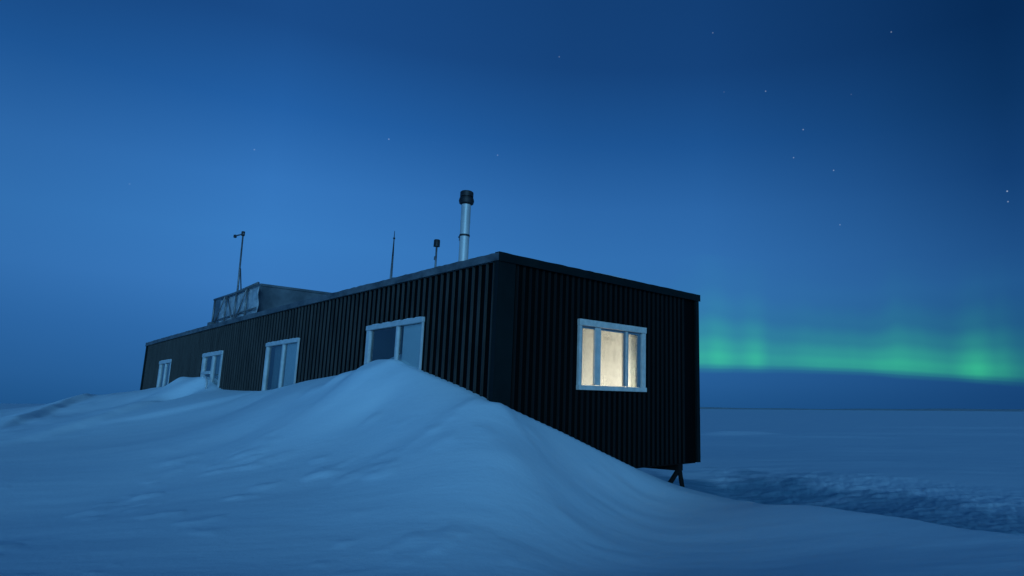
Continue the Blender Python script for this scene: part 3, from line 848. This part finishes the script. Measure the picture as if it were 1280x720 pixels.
# ------------------------------------------------------------------ world: blue twilight, brighter to the left
def lin(c): return tuple(((x/255+.055)/1.055)**2.4 if x > 10 else x/255/12.92 for x in c)
w = bpy.data.worlds.new('World'); SC.world = w; w.use_nodes = True
t = NT(w); bg = t.n['Background']
tc = t.add('ShaderNodeTexCoord'); sep = t.add('ShaderNodeSeparateXYZ'); t.link(tc.outputs['Generated'], sep.inputs[0])
def math_(op, a, b=None, c=None):
    n = t.add('ShaderNodeMath', operation=op)
    for i, v in enumerate((a, b, c)):
        if v is None: continue
        if isinstance(v, (int, float)): n.inputs[i].default_value = v
        else: t.link(v, n.inputs[i])
    return n.outputs[0]
X, Y, Z = sep.outputs
hyp = math_('SQRT', math_('ADD', math_('MULTIPLY', X, X), math_('ADD', math_('MULTIPLY', Y, Y), 1e-5)))
side = math_('DIVIDE', X, hyp)
mrs = t.ramp(math_('MULTIPLY_ADD', side, .5, .5), [(0, g(.5)), (.15, g(.33)), (.25, g(0.02)), (.35, g(.16)), (.45, g(.33)), (.56, g(.37)), (.68, g(.70)), (.76, g(1)), (1, g(.85))])
def zof(px, py):
    r = ray(px, py); return float(r[2]/np.linalg.norm(r))
def sky_ramp(stops):
    stops = sorted([(z, lin(c)) for z, c in stops])
    return t.ramp(Z, stops)
left = sky_ramp([(0.0, (34, 90, 146)), (zof(180, 470), (42, 100, 160)), (zof(200, 410), (48, 109, 174)), (zof(250, 350), (57, 121, 190)), (zof(250, 285), (57, 124, 194)), (zof(250, 210), (52, 117, 188)), (zof(250, 110), (35, 96, 166)), (zof(300, 10), (26, 76, 138)), (.75, (18, 60, 112)), (1.0, (14, 50, 96))])
right = sky_ramp([(0.0, (21, 66, 117)), (zof(1270, 495), (22, 67, 118)), (zof(1270, 440), (28, 76, 130)), (zof(1270, 350), (33, 85, 141)), (zof(1270, 285), (27, 75, 130)), (zof(1270, 210), (18, 62, 115)), (zof(1270, 110), (11, 51, 98)), (zof(1270, 10), (7, 43, 87)), (.75, (7, 38, 78)), (1.0, (8, 40, 80))])
mx = t.add('ShaderNodeMix'); mx.data_type = 'RGBA'
t.link(mrs.outputs['Color'], mx.inputs[0]); t.link(left.outputs['Color'], mx.inputs[6]); t.link(right.outputs['Color'], mx.inputs[7])
# stars
STARS = [((0.3476, 0.7948, 0.4975), .5), ((0.1156, 0.8435, 0.5245), .35), ((-0.1033, 0.862, 0.4963), .3), ((0.1941, 0.8715, 0.4504), .5), ((0.2491, 0.8832, 0.3973), .6), ((0.2384, 0.9013, 0.3617), .5),
         ((0.2934, 0.8936, 0.3397), .55), ((0.4964, 0.8201, 0.2848), 1.0), ((0.4981, 0.8235, 0.2716), .6), ((0.3055, 0.9147, 0.2646), .4), ((-0.4916, 0.8064, 0.3288), .3), ((-0.3399, 0.8647, 0.3697), .5),
         ((-0.1956, 0.9101, 0.3654), .35), ((-0.6044, 0.7525, 0.2617), .12), ((0.3081, 0.8467, 0.4338), .12), ((0.1356, 0.8809, 0.4535), .12)]
tot = None
nrm = t.add('ShaderNodeVectorMath', operation='NORMALIZE'); t.link(tc.outputs['Generated'], nrm.inputs[0])
for d, s in STARS:
    dv = Vector(d).normalized()
    ds = t.add('ShaderNodeVectorMath', operation='DISTANCE'); t.link(nrm.outputs[0], ds.inputs[0]); ds.inputs[1].default_value = dv
    mr = t.add('ShaderNodeMapRange'); mr.interpolation_type = 'SMOOTHSTEP'
    mr.inputs['From Min'].default_value = .0014; mr.inputs['From Max'].default_value = .0002; mr.inputs['To Min'].default_value = 0; mr.inputs['To Max'].default_value = s*.45
    t.link(ds.outputs['Value'], mr.inputs['Value'])
    tot = mr.outputs['Result'] if tot is None else math_('ADD', tot, mr.outputs['Result'])
sc_ = t.add('ShaderNodeCombineColor')
t.link(math_('MULTIPLY', tot, .75), sc_.inputs[0]); t.link(math_('MULTIPLY', tot, .9), sc_.inputs[1]); t.link(tot, sc_.inputs[2])
addc = t.add('ShaderNodeMix'); addc.data_type = 'RGBA'; addc.blend_type = 'ADD'; addc.inputs[0].default_value = 1
t.link(mx.outputs[2], addc.inputs[6]); t.link(sc_.outputs['Color'], addc.inputs[7])
t.link(addc.outputs[2], bg.inputs['Color']); bg.inputs['Strength'].default_value = 1.0

# soft afterglow from behind and left of the camera
sd = bpy.data.lights.new('afterglow', 'SUN'); sd.energy = 1.85; sd.angle = R(34); sd.color = (.205, .585, .97)
so = bpy.data.objects.new('afterglow', sd); COL.objects.link(so)
SUNV = Vector((.22, -.97, math.tan(R(9.5)))).normalized()            # towards the light
so.rotation_euler = SUNV.to_track_quat('Z', 'Y').to_euler()
so.location = SUNV*50

# ------------------------------------------------------------------ camera
cd = bpy.data.cameras.new('camera'); cam = bpy.data.objects.new('camera', cd); COL.objects.link(cam)
cd.sensor_fit = 'HORIZONTAL'; cd.sensor_width = 36; cd.lens = FPX/1280*36
cd.shift_x = -(CX-640)/1280; cd.clip_start = .05; cd.clip_end = 30000
c, s = math.cos(PIT), math.sin(PIT); cr, sr = math.cos(ROL), math.sin(ROL)
Rv = Vector((1, 0, 0)); Uv = Vector((0, -s, c)); Fv = Vector((0, c, s))
R2 = Rv*cr + Uv*sr; U2 = Uv*cr - Rv*sr
cam.matrix_world = Matrix(((R2.x, U2.x, -Fv.x, 0), (R2.y, U2.y, -Fv.y, 0), (R2.z, U2.z, -Fv.z, EYE), (0, 0, 0, 1)))
SC.camera = cam

SC.view_settings.view_transform = 'Standard'; SC.view_settings.look = 'None'
SC.view_settings.exposure = 0; SC.view_settings.gamma = 1; SC.view_settings.use_curve_mapping = False
SC.cycles.use_denoising = True
SC.cycles.max_bounces = 8
